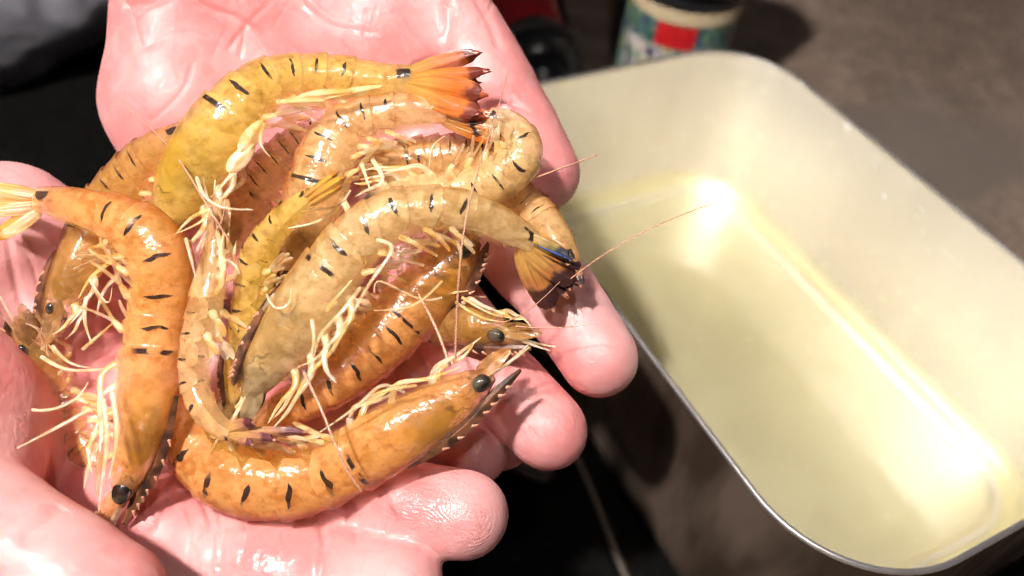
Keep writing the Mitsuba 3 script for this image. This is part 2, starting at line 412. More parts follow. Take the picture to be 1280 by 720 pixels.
_straight = {}
_ring = ring
def ring(inset, z, rc, n=16):
    """same point count for every inset: the count along the straights is fixed by the rim"""
    hx, hy = HX - inset, HY - inset
    r = max(rc - inset, 0.004)
    pts = []
    counts = (20, 32, 20, 32)
    for q, (sx, sy) in enumerate(((1, 1), (-1, 1), (-1, -1), (1, -1))):
        a = np.linspace(q * np.pi / 2, (q + 1) * np.pi / 2, n)
        arc = np.stack([sx * (hx - r) + r * np.cos(a), sy * (hy - r) + r * np.sin(a)], -1)
        pts.append(arc)
        nx = ((-1, 1), (-1, -1), (1, -1), (1, 1))[q]
        a2 = (q + 1) * np.pi / 2
        end = np.array([nx[0] * (hx - r) + r * math.cos(a2), nx[1] * (hy - r) + r * math.sin(a2)])
        w = (np.arange(1, counts[q]) / counts[q])[:, None]
        pts.append(arc[-1] + (end - arc[-1]) * w)
    p = np.vstack(pts)
    return TC + p[:, :1] * TX + p[:, 1:] * TY + np.array([0, 0, z])


tin = thing('mess_tin', 'open rectangular aluminium mess tin with rounded corners and oil in its bottom', 'mess tin')
FLOOR = 0.0035
inner = [(0.0009, RIM_H - 0.0004), (0.0009, 0.055), (0.0012, 0.03), (0.0016, 0.018), (0.0022, 0.0115), (0.0034, 0.0075), (0.0054, 0.0052), (0.0080, 0.0044), (0.0098, 0.0046),
         (0.0107, 0.0058), (0.0114, 0.0074), (0.0122, 0.0086), (0.0132, 0.0091), (0.0142, 0.0087), (0.0150, 0.0077), (0.0158, 0.0070), (0.0172, 0.0066), (0.026, 0.0064), (0.04, 0.0064)]
part(tin, 'inside', skin_of(inner, True), 'tin_inside')
outer = [(0.0, RIM_H - 0.0008), (0.0, 0.055), (0.0003, 0.03), (0.0008, 0.014), (0.0018, 0.007), (0.0045, 0.0025), (0.009, 0.0012), (0.02, 0.0010)]
part(tin, 'outside', skin_of(outer, True), 'tin_outside')
rim_rows = [(0.0005 + 0.0008 * math.cos(q), RIM_H - 0.0004 + 0.0008 * math.sin(q)) for q in np.linspace(-0.9, math.pi + 0.9, 14)]
part(tin, 'rim', skin_of(rim_rows, False), 'tin_rim')
OIL = 0.0106
oil = trimesh.util.concatenate([skin_of([(0.0015, OIL), (0.006, OIL), (0.02, OIL), (0.04, OIL)], True), skin_of([(0.0015, OIL), (0.0026, 0.0072), (0.0050, 0.0036), (0.0085, 0.0028), (0.02, 0.0026), (0.04, 0.0026)], True)])
oil.merge_vertices()
oil.fix_normals()
part(None, 'oil', oil, 'oil_film')
mat('water_drop', (0.80, 0.79, 0.75), 0.08, specular=0.9, clearcoat=1.0)
for px, py, r in ((1001, 106, .0013), (1058, 160, .0017), (1103, 246, .0011), (1150, 262, .0010), (1092, 208, .0009)):
    ray = at(px, py, 1.0) - EYE
    q = EYE + ray * (((X1 - 0.0012) - EYE @ TX) / (ray @ TX))
    drop = trimesh.creation.icosphere(2, 1.0)
    drop.vertices[:, :] = q + drop.vertices[:, :1] * TX * r * 0.45 + drop.vertices[:, 1:2] * TY * r + drop.vertices[:, 2:] * np.array([0, 0, r * 1.15])
    part(tin, 'water_drop', drop, 'water_drop')
scene['oil_depth'] = {'type': 'homogeneous', 'albedo': 0.02, 'sigma_t': {'type': 'rgb', 'value': [0.05, 0.14, 1.0]}, 'scale': 46.0}
scene['oil']['interior'] = {'type': 'ref', 'id': 'oil_depth'}
labels['oil'] = {'label': 'thin layer of clear yellow oil covering the bottom of the mess tin', 'category': 'oil', 'kind': 'stuff'}

# ------------------------------------------------------------------ hands: a distance field turned into one mesh
def surface_nets(f, origin, h):
    s = f < 0
    n = np.array(f.shape)
    c = np.zeros(tuple(n - 1), np.int8)
    for a, b, d in np.ndindex(2, 2, 2):
        c += s[a:n[0] - 1 + a, b:n[1] - 1 + b, d:n[2] - 1 + d]
    idx = np.argwhere((c > 0) & (c < 8))
    num = np.full(c.shape, -1, np.int32)
    num[tuple(idx.T)] = np.arange(len(idx))
    acc, cnt = np.zeros((len(idx), 3)), np.zeros(len(idx))
    corners = list(np.ndindex(2, 2, 2))
    val = {q: f[idx[:, 0] + q[0], idx[:, 1] + q[1], idx[:, 2] + q[2]] for q in corners}
    for q in corners:
        for ax in range(3):
            if q[ax]:
                continue
            q2 = tuple(1 if i == ax else q[i] for i in range(3))
            a, b = val[q], val[q2]
            x = (a < 0) != (b < 0)
            t = np.where(x, a / np.where(a == b, 1, a - b), 0)
            e = np.tile(np.array(q, float), (len(idx), 1))
            e[:, ax] += t
            acc[x] += e[x]
            cnt += x
    v = origin + h * (idx + acc / cnt[:, None])
    quads = []
    for ax in range(3):
        o1, o2 = [(1, 2), (2, 0), (0, 1)][ax]
        lo, hi = [slice(None)] * 3, [slice(None)] * 3
        lo[ax], hi[ax] = slice(0, -1), slice(1, None)
        a, b = s[tuple(lo)], s[tuple(hi)]
        for flip, m in ((False, a & ~b), (True, ~a & b)):
            e = np.argwhere(m)
            e = e[(e[:, o1] > 0) & (e[:, o2] > 0) & (e[:, o1] < n[o1] - 1) & (e[:, o2] < n[o2] - 1)]
            q = []
            for d1, d2 in ((-1, -1), (0, -1), (0, 0), (-1, 0)):
                w = e.copy()
                w[:, o1] += d1
                w[:, o2] += d2
                q.append(num[tuple(w.T)])
            q = np.stack(q, -1)
            quads.append(q[:, ::-1] if flip else q)
    return v, np.vstack(quads)


class Field:
    def __init__(self, lo, hi, h):
        self.lo, self.h = np.asarray(lo, float), h
        self.n = np.ceil((np.asarray(hi) - lo) / h).astype(int) + 1
        self.f = np.full(self.n, 0.05, np.float32)

    def window(self, lo, hi):
        a = np.clip(np.floor((lo - self.lo) / self.h).astype(int), 0, self.n - 1)
        b = np.clip(np.ceil((hi - self.lo) / self.h).astype(int) + 1, 1, self.n)
        return tuple(slice(i, max(j, i)) for i, j in zip(a, b))

    def points(self, w):
        return [(self.lo[k] + self.h * np.arange(w[k].start, w[k].stop)).astype(np.float32).reshape([-1 if i == k else 1 for i in range(3)]) for k in range(3)]

    def capsule(self, a, b, ra, rb, k):
        m = max(ra, rb) + 0.014
        w = self.window(np.minimum(a, b) - m, np.maximum(a, b) + m)
        x, y, z = self.points(w)
        d = b - a
        t = np.clip(((x - a[0]) * d[0] + (y - a[1]) * d[1] + (z - a[2]) * d[2]) / max(d @ d, 1e-12), 0, 1)
        q = np.sqrt((x - a[0] - t * d[0]) ** 2 + (y - a[1] - t * d[1]) ** 2 + (z - a[2] - t * d[2]) ** 2) - (ra + t * (rb - ra))
        f = self.f[w]
        if k <= 0:
            self.f[w] = np.minimum(f, q)
        else:
            hh = np.clip(0.5 + 0.5 * (f - q) / k, 0, 1)
            self.f[w] = f + (q - f) * hh - k * hh * (1 - hh)


def cam_frame(px, py, d):
    return np.array([(px - 640) / F * d, -(py - 360) / F * d, d])


LO, HI, STEP = np.array([-0.215, -0.085, 0.118]), np.array([0.034, 0.150, 0.262]), 0.0007


def finger(chain, field):
    """chain: (px, py, depth, radius in mm) from the knuckle to the tip; its pads swell between the joints"""
    p = [cam_frame(*c[:3]) for c in chain]
    r = [c[3] / 1000 for c in chain]
    for i in range(len(p) - 1):
        field.capsule(p[i], p[i + 1], r[i] * 0.97, r[i + 1] * 0.97, 0.002)
        ax = unit(p[i + 1] - p[i])
        front = unit(np.array([0, 0, -1.0]) - ax * -ax[2])
        last = i == len(p) - 2
        for t0, t1, lift in (((0.40, 0.95, 0.16),) if last else ((0.34, 0.66, 0.20),)):
            a, b = p[i] + (p[i + 1] - p[i]) * t0, p[i] + (p[i + 1] - p[i]) * t1
            ra, rb = r[i] + (r[i + 1] - r[i]) * t0, r[i] + (r[i + 1] - r[i]) * t1
            field.capsule(a + front * ra * lift, b + front * rb * lift, ra * 0.95, rb * 0.95, 0.003)


def soft(a, b, k):
    h = np.clip(0.5 + 0.5 * (a - b) / k, 0, 1)
    return a + (b - a) * h - k * h * (1 - h)


def hand(palm, fingers, total, touch):
    """palm capsules melt together; each finger melts into the palm and only touches its neighbours"""
    base = Field(LO, HI, STEP)
    for a, b, k in palm:
        base.capsule(cam_frame(*a[:3]), cam_frame(*b[:3]), a[3] / 1000, b[3] / 1000, k / 1000)
    out = base.f.copy()
    for ch in fingers:
        one = Field(LO, HI, STEP)
        finger(ch, one)
        k = 0.006
        hh = np.clip(0.5 + 0.5 * (base.f - one.f) / k, 0, 1)
        near = np.abs(base.f - one.f) < k
        m = np.where(near, base.f + (one.f - base.f) * hh - k * hh * (1 - hh), np.minimum(base.f, one.f))
        out = soft(out, m, touch)
    return soft(total, out, 0.003)


left_palm = [
    ((395, -330, .226, 24), (390, -40, .224, 25), 0),
    ((330, -150, .222, 22), (320, -30, .224, 20), 8),
    ((225, 20, .212, 15.5), (222, 130, .212, 16), 6),        # hypothenar side
    ((222, 130, .212, 16), (270, 270, .220, 14), 6),
    ((270, 270, .220, 14), (340, 350, .224, 12), 6),
    ((330, 0, .222, 18), (400, 260, .230, 15), 10),
    ((420, 0, .222, 18), (470, 220, .230, 15), 10),
    ((500, -10, .216, 17), (470, 60, .218, 17), 6),          # thenar mound
    ((470, 60, .218, 17), (530, 170, .226, 14), 8),
    ((350, 350, .224, 11), (520, 190, .226, 12), 8),
]
left_fingers = [
    [(500, -60, .214, 13), (575, 50, .206, 11.5), (640, 150, .202, 9.8), (676, 218, .200, 9.0)],
    [(510, 190, .226, 12), (620, 283, .208, 9.9), (698, 370, .196, 9.3), (750, 450, .188, 8.3)],
    [(450, 250, .226, 12), (540, 366, .206, 9.9), (610, 460, .195, 9.2), (687, 540, .188, 8.4)],
    [(400, 300, .226, 11), (490, 400, .213, 9.6), (560, 480, .205, 9.0), (626, 546, .202, 7.8)],
    [(350, 350, .224, 10), (430, 440, .209, 8.6), (510, 515, .200, 8.2), (594, 566, .194, 7.4)],
]
right_palm = [
    ((-520, 330, .190, 25), (-330, 410, .186, 23), 0),
    ((-330, 410, .186, 23), (-120, 410, .190, 20), 8),
    ((-120, 330, .190, 18), (10, 290, .196, 13), 8),
    ((-120, 480, .186, 20), (40, 400, .206, 13), 8),
    ((10, 290, .196, 13), (100, 330, .206, 11), 6),
    ((-120, 420, .192, 18), (90, 480, .206, 13), 8),
    ((-60, 520, .176, 17), (40, 570, .196, 12), 8),          # thenar side
    ((-140, 480, .172, 19), (-70, 600, .164, 15), 8),
    ((90, 390, .206, 12), (90, 580, .198, 12), 8),
]
right_fingers = [
    [(-110, 590, .166, 14), (-15, 655, .155, 11), (75, 712, .150, 10.4), (140, 748, .148, 9.4)],
    [(90, 595, .196, 12), (270, 690, .181, 10.5), (395, 718, .174, 10.0), (500, 733, .170, 8.9)],
    [(100, 510, .204, 12), (320, 590, .193, 10.2), (460, 624, .183, 9.8), (583, 643, .176, 8.8)],
    [(100, 440, .208, 11), (280, 500, .206, 9.6), (400, 540, .202, 9.0), (480, 560, .198, 8)],
    [(100, 380, .208, 10), (250, 430, .212, 9), (340, 460, .212, 8.5), (420, 480, .212, 7.5)],
]
total = np.full(Field(LO, HI, STEP).n, 0.05, np.float32)
total = hand(left_palm, left_fingers, total, 0.0012)
total = hand(right_palm, right_fingers, total, 0.003)
hv, hq = surface_nets(total, LO, STEP)
hm = trimesh.Trimesh(hv, np.vstack([hq[:, [0, 1, 2]], hq[:, [0, 2, 3]]]), process=False)
trimesh.smoothing.filter_taubin(hm, lamb=0.5, nu=0.51, iterations=10)
hm = hm.subdivide()
trimesh.smoothing.filter_taubin(hm, lamb=0.5, nu=0.52, iterations=4)
# creases: grooves along lines on the skin, given as pixels of the photograph, in the frame of the hand
hv = np.array(hm.vertices)
hn = np.array(hm.vertex_normals)
pp = np.stack([hv[:, 0] / hv[:, 2] * F + 640, 360 - hv[:, 1] / hv[:, 2] * F], -1)
CREASES = [
    ([(222, -20), (262, 10), (300, 25), (330, 60), (352, 110)], 0.55, 0.9), ([(285, -10), (305, 25), (300, 70)], 0.35, 0.7), ([(340, 0), (310, 30), (285, 62)], 0.3, 0.7),
    ([(560, 10), (556, 50), (545, 75), (520, 88)], 1.1, 1.5), ([(160, 8), (190, 2), (220, -12)], 0.8, 1.2), ([(596, 0), (614, 32), (622, 52)], 0.5, 0.9),
    ([(255, 628), (263, 660), (258, 720)], 0.8, 0.9), ([(270, 628), (276, 660), (272, 720)], 0.5, 0.7), ([(398, 645), (404, 680), (398, 720)], 0.7, 0.8), ([(300, 632), (306, 660), (302, 700)], 0.25, 0.6), ([(232, 628), (238, 660), (234, 700)], 0.25, 0.6),
    ([(30, 672), (52, 655), (76, 636)], 0.5, 1.3), ([(10, 300), (18, 345), (34, 400)], 0.6, 1.0), ([(15, 290), (40, 330), (50, 372)], 0.3, 0.7),
    ([(430, 612), (436, 640)], 0.3, 0.7), ([(655, 385), (690, 345)], 0.4, 0.9), ([(610, 470), (655, 425)], 0.4, 0.9), ([(640, 130), (690, 150)], 0.3, 0.9),
    ([(380, 5), (410, 30), (470, 40)], 0.25, 0.8), ([(180, 60), (230, 40), (260, 45)], 0.2, 0.7), ([(190, 150), (230, 110), (240, 80)], 0.2, 0.7),
]
_r = np.random.default_rng(5)
for _ in range(46):                             # the fine lines of the palms and finger pads
    x, y, a, l = ((_r.uniform(165, 640), _r.uniform(0, 150), _r.uniform(0.6, 2.4), _r.uniform(15, 60)) if _ < 30 else (_r.uniform(190, 520), _r.uniform(650, 715), _r.uniform(1.3, 1.9), _r.uniform(12, 30)))
    c_, s_ = math.cos(a) * l / 2, math.sin(a) * l / 2
    CREASES.append(([(x - c_, y - s_), (x + _r.uniform(-4, 4), y + _r.uniform(-4, 4)), (x + c_, y + s_)], _r.uniform(0.08, 0.22), 0.5))
for line, depth, width in CREASES:
    c = spline(np.array(line, float), 40)
    box = (pp[:, 0] > c[:, 0].min() - 25) & (pp[:, 0] < c[:, 0].max() + 25) & (pp[:, 1] > c[:, 1].min() - 25) & (pp[:, 1] < c[:, 1].max() + 25) & (hn[:, 2] < -0.1)
    i = np.nonzero(box)[0]
    if len(i):
        d = np.linalg.norm(pp[i, None] - c[None], axis=-1).min(1) * hv[i, 2] / F * 1000
        hv[i] -= hn[i] * (depth / 1000 * np.exp(-(d / width) ** 2))[:, None]
hv = hv + hn * (0.0003 * (meshkit.fbm(hv * 130, 2) - 0.5))[:, None]
hm = trimesh.Trimesh(EYE + hv[:, :1] * R + hv[:, 1:2] * U + hv[:, 2:] * W, hm.faces, process=False)
probe = np.argmin(np.linalg.norm(hm.triangles_center - at(300, 50, .19), axis=1))
if hm.face_normals[probe] @ W > 0:            # outwards, so that the depth of the skin lies inside
    hm.invert()
person = thing('person', 'person in dark trousers holding out two bare hands full of prawns', 'person')
scene[part(person, 'body', hm, 'skin', label='two bare wet hands cupped one over the other')]['interior'] = {'type': 'ref', 'id': 'skin_depth'}


def cloth(points, radii, amp, seed, n=60, sides=72):
    c = np.asarray(points, float)
    m = tube(c, radii, sides, n)
    v = np.array(m.vertices)
    v += m.vertex_normals * (amp * (meshkit.fbm(v * np.array([28, 55, 28]), 4, seed) - 0.5))[:, None]
    m.vertices = v
    return m


part(person, 'trouser_leg', cloth([at(-330, 90, .40), at(-40, -40, .38), at(85, -120, .40), at(130, -320, .46)], [.055, .050, .047, .05], 0.016, 3), 'cloth_grey', label='dark grey trouser leg, its knee in the light')

for pts in ([at(-400, 395, .188), at(-640, 250, .200), at(-900, -50, .27), at(-1000, -420, .42)], [at(395, -205, .226), at(390, -420, .232), at(370, -600, .236)]):
    part(person, 'sleeve', cloth(pts, [.034, .040, .046, .055], 0.010, 7), 'cloth_grey')

# ------------------------------------------------------------------ prawns
B = -W                                           # towards the camera
rng = np.random.default_rng(11)


def leaf(base, direction, side, length, width, thick=0.0004, curl=0.0, n=16, m=9, tip=0.5, ragged=0.0):
    """an oval blade with a midrib: its uv runs along (0 at the base, 1 at the tip) and across"""
    direction, side = unit(direction), unit(side - direction * (side @ direction))
    nrm = np.cross(direction, side)
    s = np.linspace(0, 1, n)
    half = width / 2 * np.clip(np.sin(np.pi * np.clip(s, 0, 1) ** 0.75 * (1 - 0.12) + 0.14) ** tip, 0.05, 1)
    half[-1] *= 0.6
    w = np.linspace(-1, 1, m)
    x = np.repeat(s[:, None], m, 1)
    if ragged:
        x[-1] += ragged * (rng.random(m) - 0.5)
        x[-1] -= 0.10 * w ** 2
        x[-2] -= 0.04 * w ** 2
    y = half[:, None] * w
    z = thick * (1.1 - w ** 2)[None] * (1 - 0.6 * s[:, None]) + curl * length * (s[:, None] ** 2) - 0.10 * width * (w ** 2)[None] + thick * 0.7 * np.exp(-(w / 0.18) ** 2)[None]
    top = base + (x * length)[..., None] * direction + y[..., None] * side + z[..., None] * nrm
    bot = top - (thick * (1.15 - w ** 2))[None, :, None] * nrm
    uv1 = np.stack([x, np.repeat(w[None] * 0.5 + 0.5, n, 0)], -1).reshape(-1, 2)
    f = np.vstack([grid_faces(n, m), grid_faces(n, m, True) + n * m])
    loop = np.concatenate([np.arange(m), np.arange(1, n) * m + m - 1, (n - 1) * m + np.arange(m - 2, -1, -1), np.arange(n - 2, 0, -1) * m])
    nx = np.roll(loop, -1)
    f = np.vstack([f, np.stack([loop, nx + n * m, nx], -1), np.stack([loop, loop + n * m, nx + n * m], -1)])
    return trimesh.Trimesh(np.vstack([top.reshape(-1, 3), bot.reshape(-1, 3)]), f, process=False), np.vstack([uv1, uv1])


def px_leaf(a, b, width_px, parent, name, material, tilt=0.0, curl=0.0, tip=0.5, ragged=0.0, label=None):
    """a blade between two points (px, py, depth), its flat side towards the camera but tilted about its length"""
    p, q = at(*a), at(*b)
    d = unit(q - p)
    flat = unit(np.cross(B, d))
    side = math.cos(tilt) * flat + math.sin(tilt) * np.cross(d, flat)
    m, uv = leaf(p, d, side, np.linalg.norm(q - p), width_px * a[2] / F, curl=curl, tip=tip, ragged=ragged)
    return part(parent, name, m, material, uv=uv, label=label)


def prawn(label, path, depth, dorsal, shell_name, roll=0.15, rostrum=70, eye=12, eye_at=0.05, limbs=5, limb_mat='limb_yellow', fins=True, squeeze=0.80,
          tail=(), tail_mat='blade_dark', splits=(0.40, 0.80), antennae=(), strays=(), scales=True, eyes=True, leg_len=1.0, limb_spread=1.0):
    """path: (px, py, half width in px) from the eyes to the root of the tail fan; depth: one number or one per point"""
    k = thing('prawn', label, 'prawn', 'raw prawns heaped in the hands')
    pa = np.array(path, float)
    dz = np.broadcast_to(np.asarray(depth, float), len(pa)) if not np.isscalar(depth) else np.full(len(pa), depth)
    if len(dz) != len(pa):
        dz = np.interp(np.linspace(0, 1, len(pa)), np.linspace(0, 1, len(depth)), depth)
    P = np.hstack([at(pa[:, 0], pa[:, 1], dz), (pa[:, 2] * dz / F)[:, None]])
    s = np.concatenate([[0], np.cumsum(np.linalg.norm(np.diff(P[:, :3], axis=0), axis=1))])
    fine = CubicSpline(s, P, bc_type='natural')(np.linspace(0, s[-1], 400))
    arc = np.concatenate([[0], np.cumsum(np.linalg.norm(np.diff(fine[:, :3], axis=0), axis=1))])
    arc /= arc[-1]
    TT = unit(np.gradient(fine[:, :3], axis=0))

    def frame(t):
        t = np.asarray(t, float)
        tc = np.clip(t, 0, 1)
        c = np.stack([np.interp(tc, arc, fine[:, i]) for i in range(4)], -1)
        T = unit(np.stack([np.interp(tc, arc, TT[:, i]) for i in range(3)], -1))
        left = unit(np.cross(np.broadcast_to(B, T.shape), T)) * dorsal
        b = unit(np.cross(T, left) * dorsal)      # towards the viewer
        D = math.cos(roll) * left + math.sin(roll) * b
        N = math.cos(roll) * b - math.sin(roll) * left
        return c[..., :3], c[..., 3], T, D, N

    def skin_point(t, v, scale=1.0):
        c, a, T, D, N = frame(t)
        co, si = np.cos(np.pi * v), np.sin(np.pi * v)
        h = np.where(co > 0, np.abs(co) ** 0.95, -0.92 * np.abs(co) ** 1.05)
        return c + (a * scale)[..., None] * (h[..., None] * D + (squeeze * si)[..., None] * N)

    def sheet(u0, t0, t1, vmax, n, m, grow=(0.965, 1.04), lobe=0.0, lip=True, keel=0.0):
        u = np.concatenate([np.linspace(0, 1, n), [1.0, 0.96]]) if lip else np.linspace(0, 1, n)
        v = np.linspace(-vmax, vmax, m)
        uu, vv = np.meshgrid(u, v, indexing='ij')
        sq = np.clip((np.abs(vv) - 0.42) / (vmax - 0.42), 0, 1) ** 2
        a0, a1 = t0 + (t1 - t0) * lobe * 0.45 * sq, t1 - (t1 - t0) * lobe * 0.25 * sq
        tt = a0 + (a1 - a0) * uu
        sc = grow[0] + (grow[1] - grow[0]) * uu ** 1.3
        if lip:
            sc[-2] -= 0.03
            sc[-1] -= 0.05
        sc = sc + keel * np.exp(-(vv / 0.05) ** 2)
        sc = sc * (1 + 0.03 * (meshkit.noise(np.stack([tt * 40, vv * 4, vv * 0 + len(scene)], -1)) - 0.5))
        p = skin_point(tt, vv, sc)
        uv = np.stack([uu + u0, vv], -1).reshape(-1, 2)
        mesh = trimesh.Trimesh(p.reshape(-1, 3), grid_faces(len(u), m, True), process=False)
        return mesh, uv

    tc, t6 = splits
    # flesh under the shell
    t = np.linspace(0.03, 0.99, 70)
    v = np.linspace(-1, 1, 33)
    tg, vg = np.meshgrid(t, v, indexing='ij')
    sc = 0.90 * np.sqrt(np.clip(np.minimum((tg - 0.03) / 0.06, (0.99 - tg) / 0.04), 0.0004, 1))
    fl = trimesh.Trimesh(skin_point(tg, vg, sc).reshape(-1, 3), grid_faces(70, 33, dorsal < 0), process=False)
    fk = part(k, 'flesh', fl, 'flesh_skin')
    scene[fk]['interior'] = {'type': 'ref', 'id': FLESH[shell_name]}
    m, uv = sheet(2, 0.0, tc + 0.012, 0.80, 46, 57, (0.90, 1.05), 0.25, True, 0.03)
    part(k, 'carapace', m, shell_name, uv=uv)
    edges = np.concatenate([np.linspace(tc, t6, 6), [1.0]])
    for i in range(6):
        a, b = edges[i], edges[i + 1]
        ov = 0.25 * (b - a) if i else 0.03
        m, uv = sheet(4 if i == 5 else 0, a - ov, b + 0.01, 0.72, 14, 57, (0.945, 1.05), 0.0 if i == 5 else 0.9)
        part(k, 'abdomen_segment', m, shell_name, uv=uv)
    # the dark stomach that shows through
    og = np.linspace(0.30, 0.68, 22) * tc / 0.4 * 0.4 / max(tc, 0.01) * tc
    tg, vg = np.meshgrid(og, np.linspace(-1, 1, 25), indexing='ij')
    sc = 0.62 * np.sqrt(np.clip(1 - ((tg - og.mean()) / (og[-1] - og[0]) * 2) ** 2, 0.0004, 1)) * (0.8 + 0.4 * meshkit.noise(np.stack([tg * 60, vg * 3, vg * 0 + 1.0], -1)))
    cc, aa, T_, D_, N_ = frame(tg)
    op = skin_point(tg, vg, sc) + D_ * (aa * 0.18)[..., None]
    part(k, 'stomach', trimesh.Trimesh(op.reshape(-1, 3), grid_faces(22, 25, dorsal < 0), process=False), 'organ_dark')
    # rostrum
    if rostrum:
        n = 22
        t = np.linspace(0.30 * tc / 0.4, 0.0, n)
        ct, at_, T, D, N = frame(t)
        low = ct + D * (at_ * 0.93)[:, None]
        z0 = pa[0, 2] * 0 + dz[0]
        L = rostrum * z0 / F
        i0 = int(n * 0.78)
        dirn = unit(low[i0] - low[i0 - 5])
        x = np.linspace(0, 1, 16)[1:]
        low = np.vstack([low[:i0], low[i0 - 1] + (x * L)[:, None] * dirn + (0.10 * L * x ** 2)[:, None] * D[i0]])
        nn = len(low)
        Dn = np.vstack([D[:i0], np.repeat(D[i0:i0 + 1], nn - i0, 0)])
        Nn = np.vstack([N[:i0], np.repeat(N[i0:i0 + 1], nn - i0, 0)])
        q = np.linspace(0, 1, nn)
        hgt = 0.0021 * np.sin(np.pi * np.clip(q * 0.86 + 0.10, 0, 1)) ** 0.7
        th = 0.0007 * (1 - q) + 0.00025
        ringv = np.stack([low - Dn * (hgt * 0.3)[:, None], low + Nn * th[:, None] + Dn * (hgt * 0.3)[:, None], low + Dn * hgt[:, None], low - Nn * th[:, None] + Dn * (hgt * 0.3)[:, None], low - Dn * (hgt * 0.3)[:, None]], 1)
        m = trimesh.Trimesh(ringv.reshape(-1, 3), grid_faces(nn, 5), process=False)
        m.merge_vertices(); m.fix_normals()
        ro = part(k, 'rostrum', m, 'rostrum_dark', smooth=35)
        for j in range(7):
            i = int(nn * (0.22 + 0.095 * j))
            b0 = low[i] + Dn[i] * hgt[i] * 0.75
            fw = unit(low[min(i + 1, nn - 1)] - low[i - 1])
            cone = tube([b0, b0 + fw * 0.0012 + Dn[i] * 0.0007], [0.00048, 0.00010], 6, 4)
            part(ro, 'tooth', cone, 'tooth_pale')
    c0, a0, T0, D0, N0 = (x for x in frame(np.array(eye_at)))
    if eyes:
        re = 0.80 * eye * dz[0] / F
        for sgn in (1, -1):
            pos = c0 + N0 * sgn * (a0 * squeeze * 0.85 - re * 0.22) + D0 * a0 * 0.25
            st = tube([c0 + D0 * a0 * 0.2, pos - N0 * sgn * re * 0.3], [re * 0.7, re * 0.95], 12, 8)
            part(k, 'eye_stalk', st, 'eye_rim')
            e = trimesh.creation.icosphere(3, 1.0)
            ev = e.vertices * re
            e.vertices = pos + ev[:, :1] * T0 * 1.25 + ev[:, 1:2] * D0 * 0.92 + ev[:, 2:] * N0 * 0.75
            e.fix_normals()
            part(k, 'eye', e, 'eye_black')
    if scales:
        for sgn in (1, -1):
            b0 = c0 + N0 * sgn * a0 * 0.45 - D0 * a0 * 0.15
            m, uv = leaf(b0, -T0 - D0 * 0.12 + N0 * 0.10 * sgn, D0, 0.0085, 0.0034, 0.0004, tip=0.8)
            part(k, 'antennal_scale', m, shell_name, uv=uv * [0.1, 0.3] + [2.03, 0.2])
            f0 = c0 + N0 * sgn * a0 * 0.3 + D0 * a0 * 0.02
            e1 = f0 - T0 * 0.006 + D0 * 0.0006
            e2 = e1 - T0 * 0.006 + N0 * sgn * 0.0015 + D0 * 0.001 * rng.uniform(-1, 1)
            part(k, 'antennule', tube([f0, e1, e2], [0.0007, 0.0004, 0.00015], 6), 'limb_white')
    # walking legs, folded along the belly towards the head
    for j in range(limbs):
        for sgn in ((1, -1) if j % 2 == 0 else (1,)):
            t = tc * (0.34 + 0.58 * j / max(limbs - 1, 1))
            c, a, T, D, N = frame(np.array(t))
            b0 = c - D * a * 0.80 + N * sgn * a * 0.38
            l = a * leg_len * rng.uniform(0.85, 1.25)
            e1 = b0 - D * l * 0.22 * limb_spread - T * l * 0.35 + N * sgn * l * 0.18
            e2 = e1 - T * l * 0.95 + D * l * rng.uniform(-0.12, 0.28) * limb_spread + N * l * rng.uniform(0.0, 0.25)
            e3 = e2 - T * l * 0.60 + D * l * rng.uniform(-0.2, 0.35) + N * l * rng.uniform(-0.1, 0.25)
            lm = limb_mat if (j + (sgn < 0)) % 2 == 0 else ('limb_white' if limb_mat == 'limb_yellow' else 'limb_yellow')
            part(k, 'walking_leg', tube([b0 + D * a * 0.1, e1, (e1 + e2) / 2 + N * l * 0.04, e2, e3], [0.00085, 0.0007, 0.0005, 0.0004, 0.0001], 8, 22, 0.6), lm)
    # swimming legs under the abdomen
    if fins:
        for i in range(5 if fins is True else fins):
            for sgn in (1, -1):
                t = edges[i] + 0.55 * (edges[i + 1] - edges[i])
                c, a, T, D, N = frame(np.array(t))
                b0 = c - D * a * 0.78 + N * sgn * a * 0.42
                d = unit(-D * 0.6 + T * rng.uniform(0.6, 1.4) + N * sgn * rng.uniform(0.0, 0.5))
                stem = tube([b0 + D * a * 0.1, b0 + d * a * 0.30], [0.0009, 0.0006], 8, 5, 0.6)
                sw = part(k, 'swimmeret', stem, 'limb_yellow')
                for w_ in (-0.35, 0.35):
                    m, uv = leaf(b0 + d * a * 0.28, d + T * w_ - D * 0.15, N + D * 0.4, a * rng.uniform(0.75, 1.15), 0.0024, 0.00025, curl=rng.uniform(-0.2, 0.2), n=10, m=7, tip=0.7)
                    part(sw, 'blade', m, 'limb_white' if rng.random() < 0.4 else 'limb_yellow', uv=uv)
    names = iter(['telson'] + ['tail_blade'] * 9)
    for a_, b_, w_, *more in tail:
        opts = more[0] if more else {}
        nm = 'telson' if opts.get('telson') else 'tail_blade'
        px_leaf(a_, b_, w_, k, nm, opts.get('mat', tail_mat), tilt=opts.get('tilt', 0.25), curl=opts.get('curl', 0.0), tip=opts.get('tip', 0.5), ragged=opts.get('ragged', 0.14), label=opts.get('label'))
    for pts, rad, *mt in antennae:
        part(k, 'antenna', tube([at(*p) for p in pts], [rad[0] / 1000, rad[1] / 1000], 6, 40), mt[0] if mt else 'antenna_pink')
    for pts, rad, *mt in strays:
        segs = [at(*p) for p in pts]
        n = len(segs)
        rr = 0.46 * np.linspace(rad[0], rad[1], n) / 1000
        part(k, 'walking_leg', tube(segs, np.concatenate([rr[:-1] * 1.1, [rr[-1] * 0.5]]), 8, 26, 0.75), mt[0] if mt else 'limb_white')
    return k


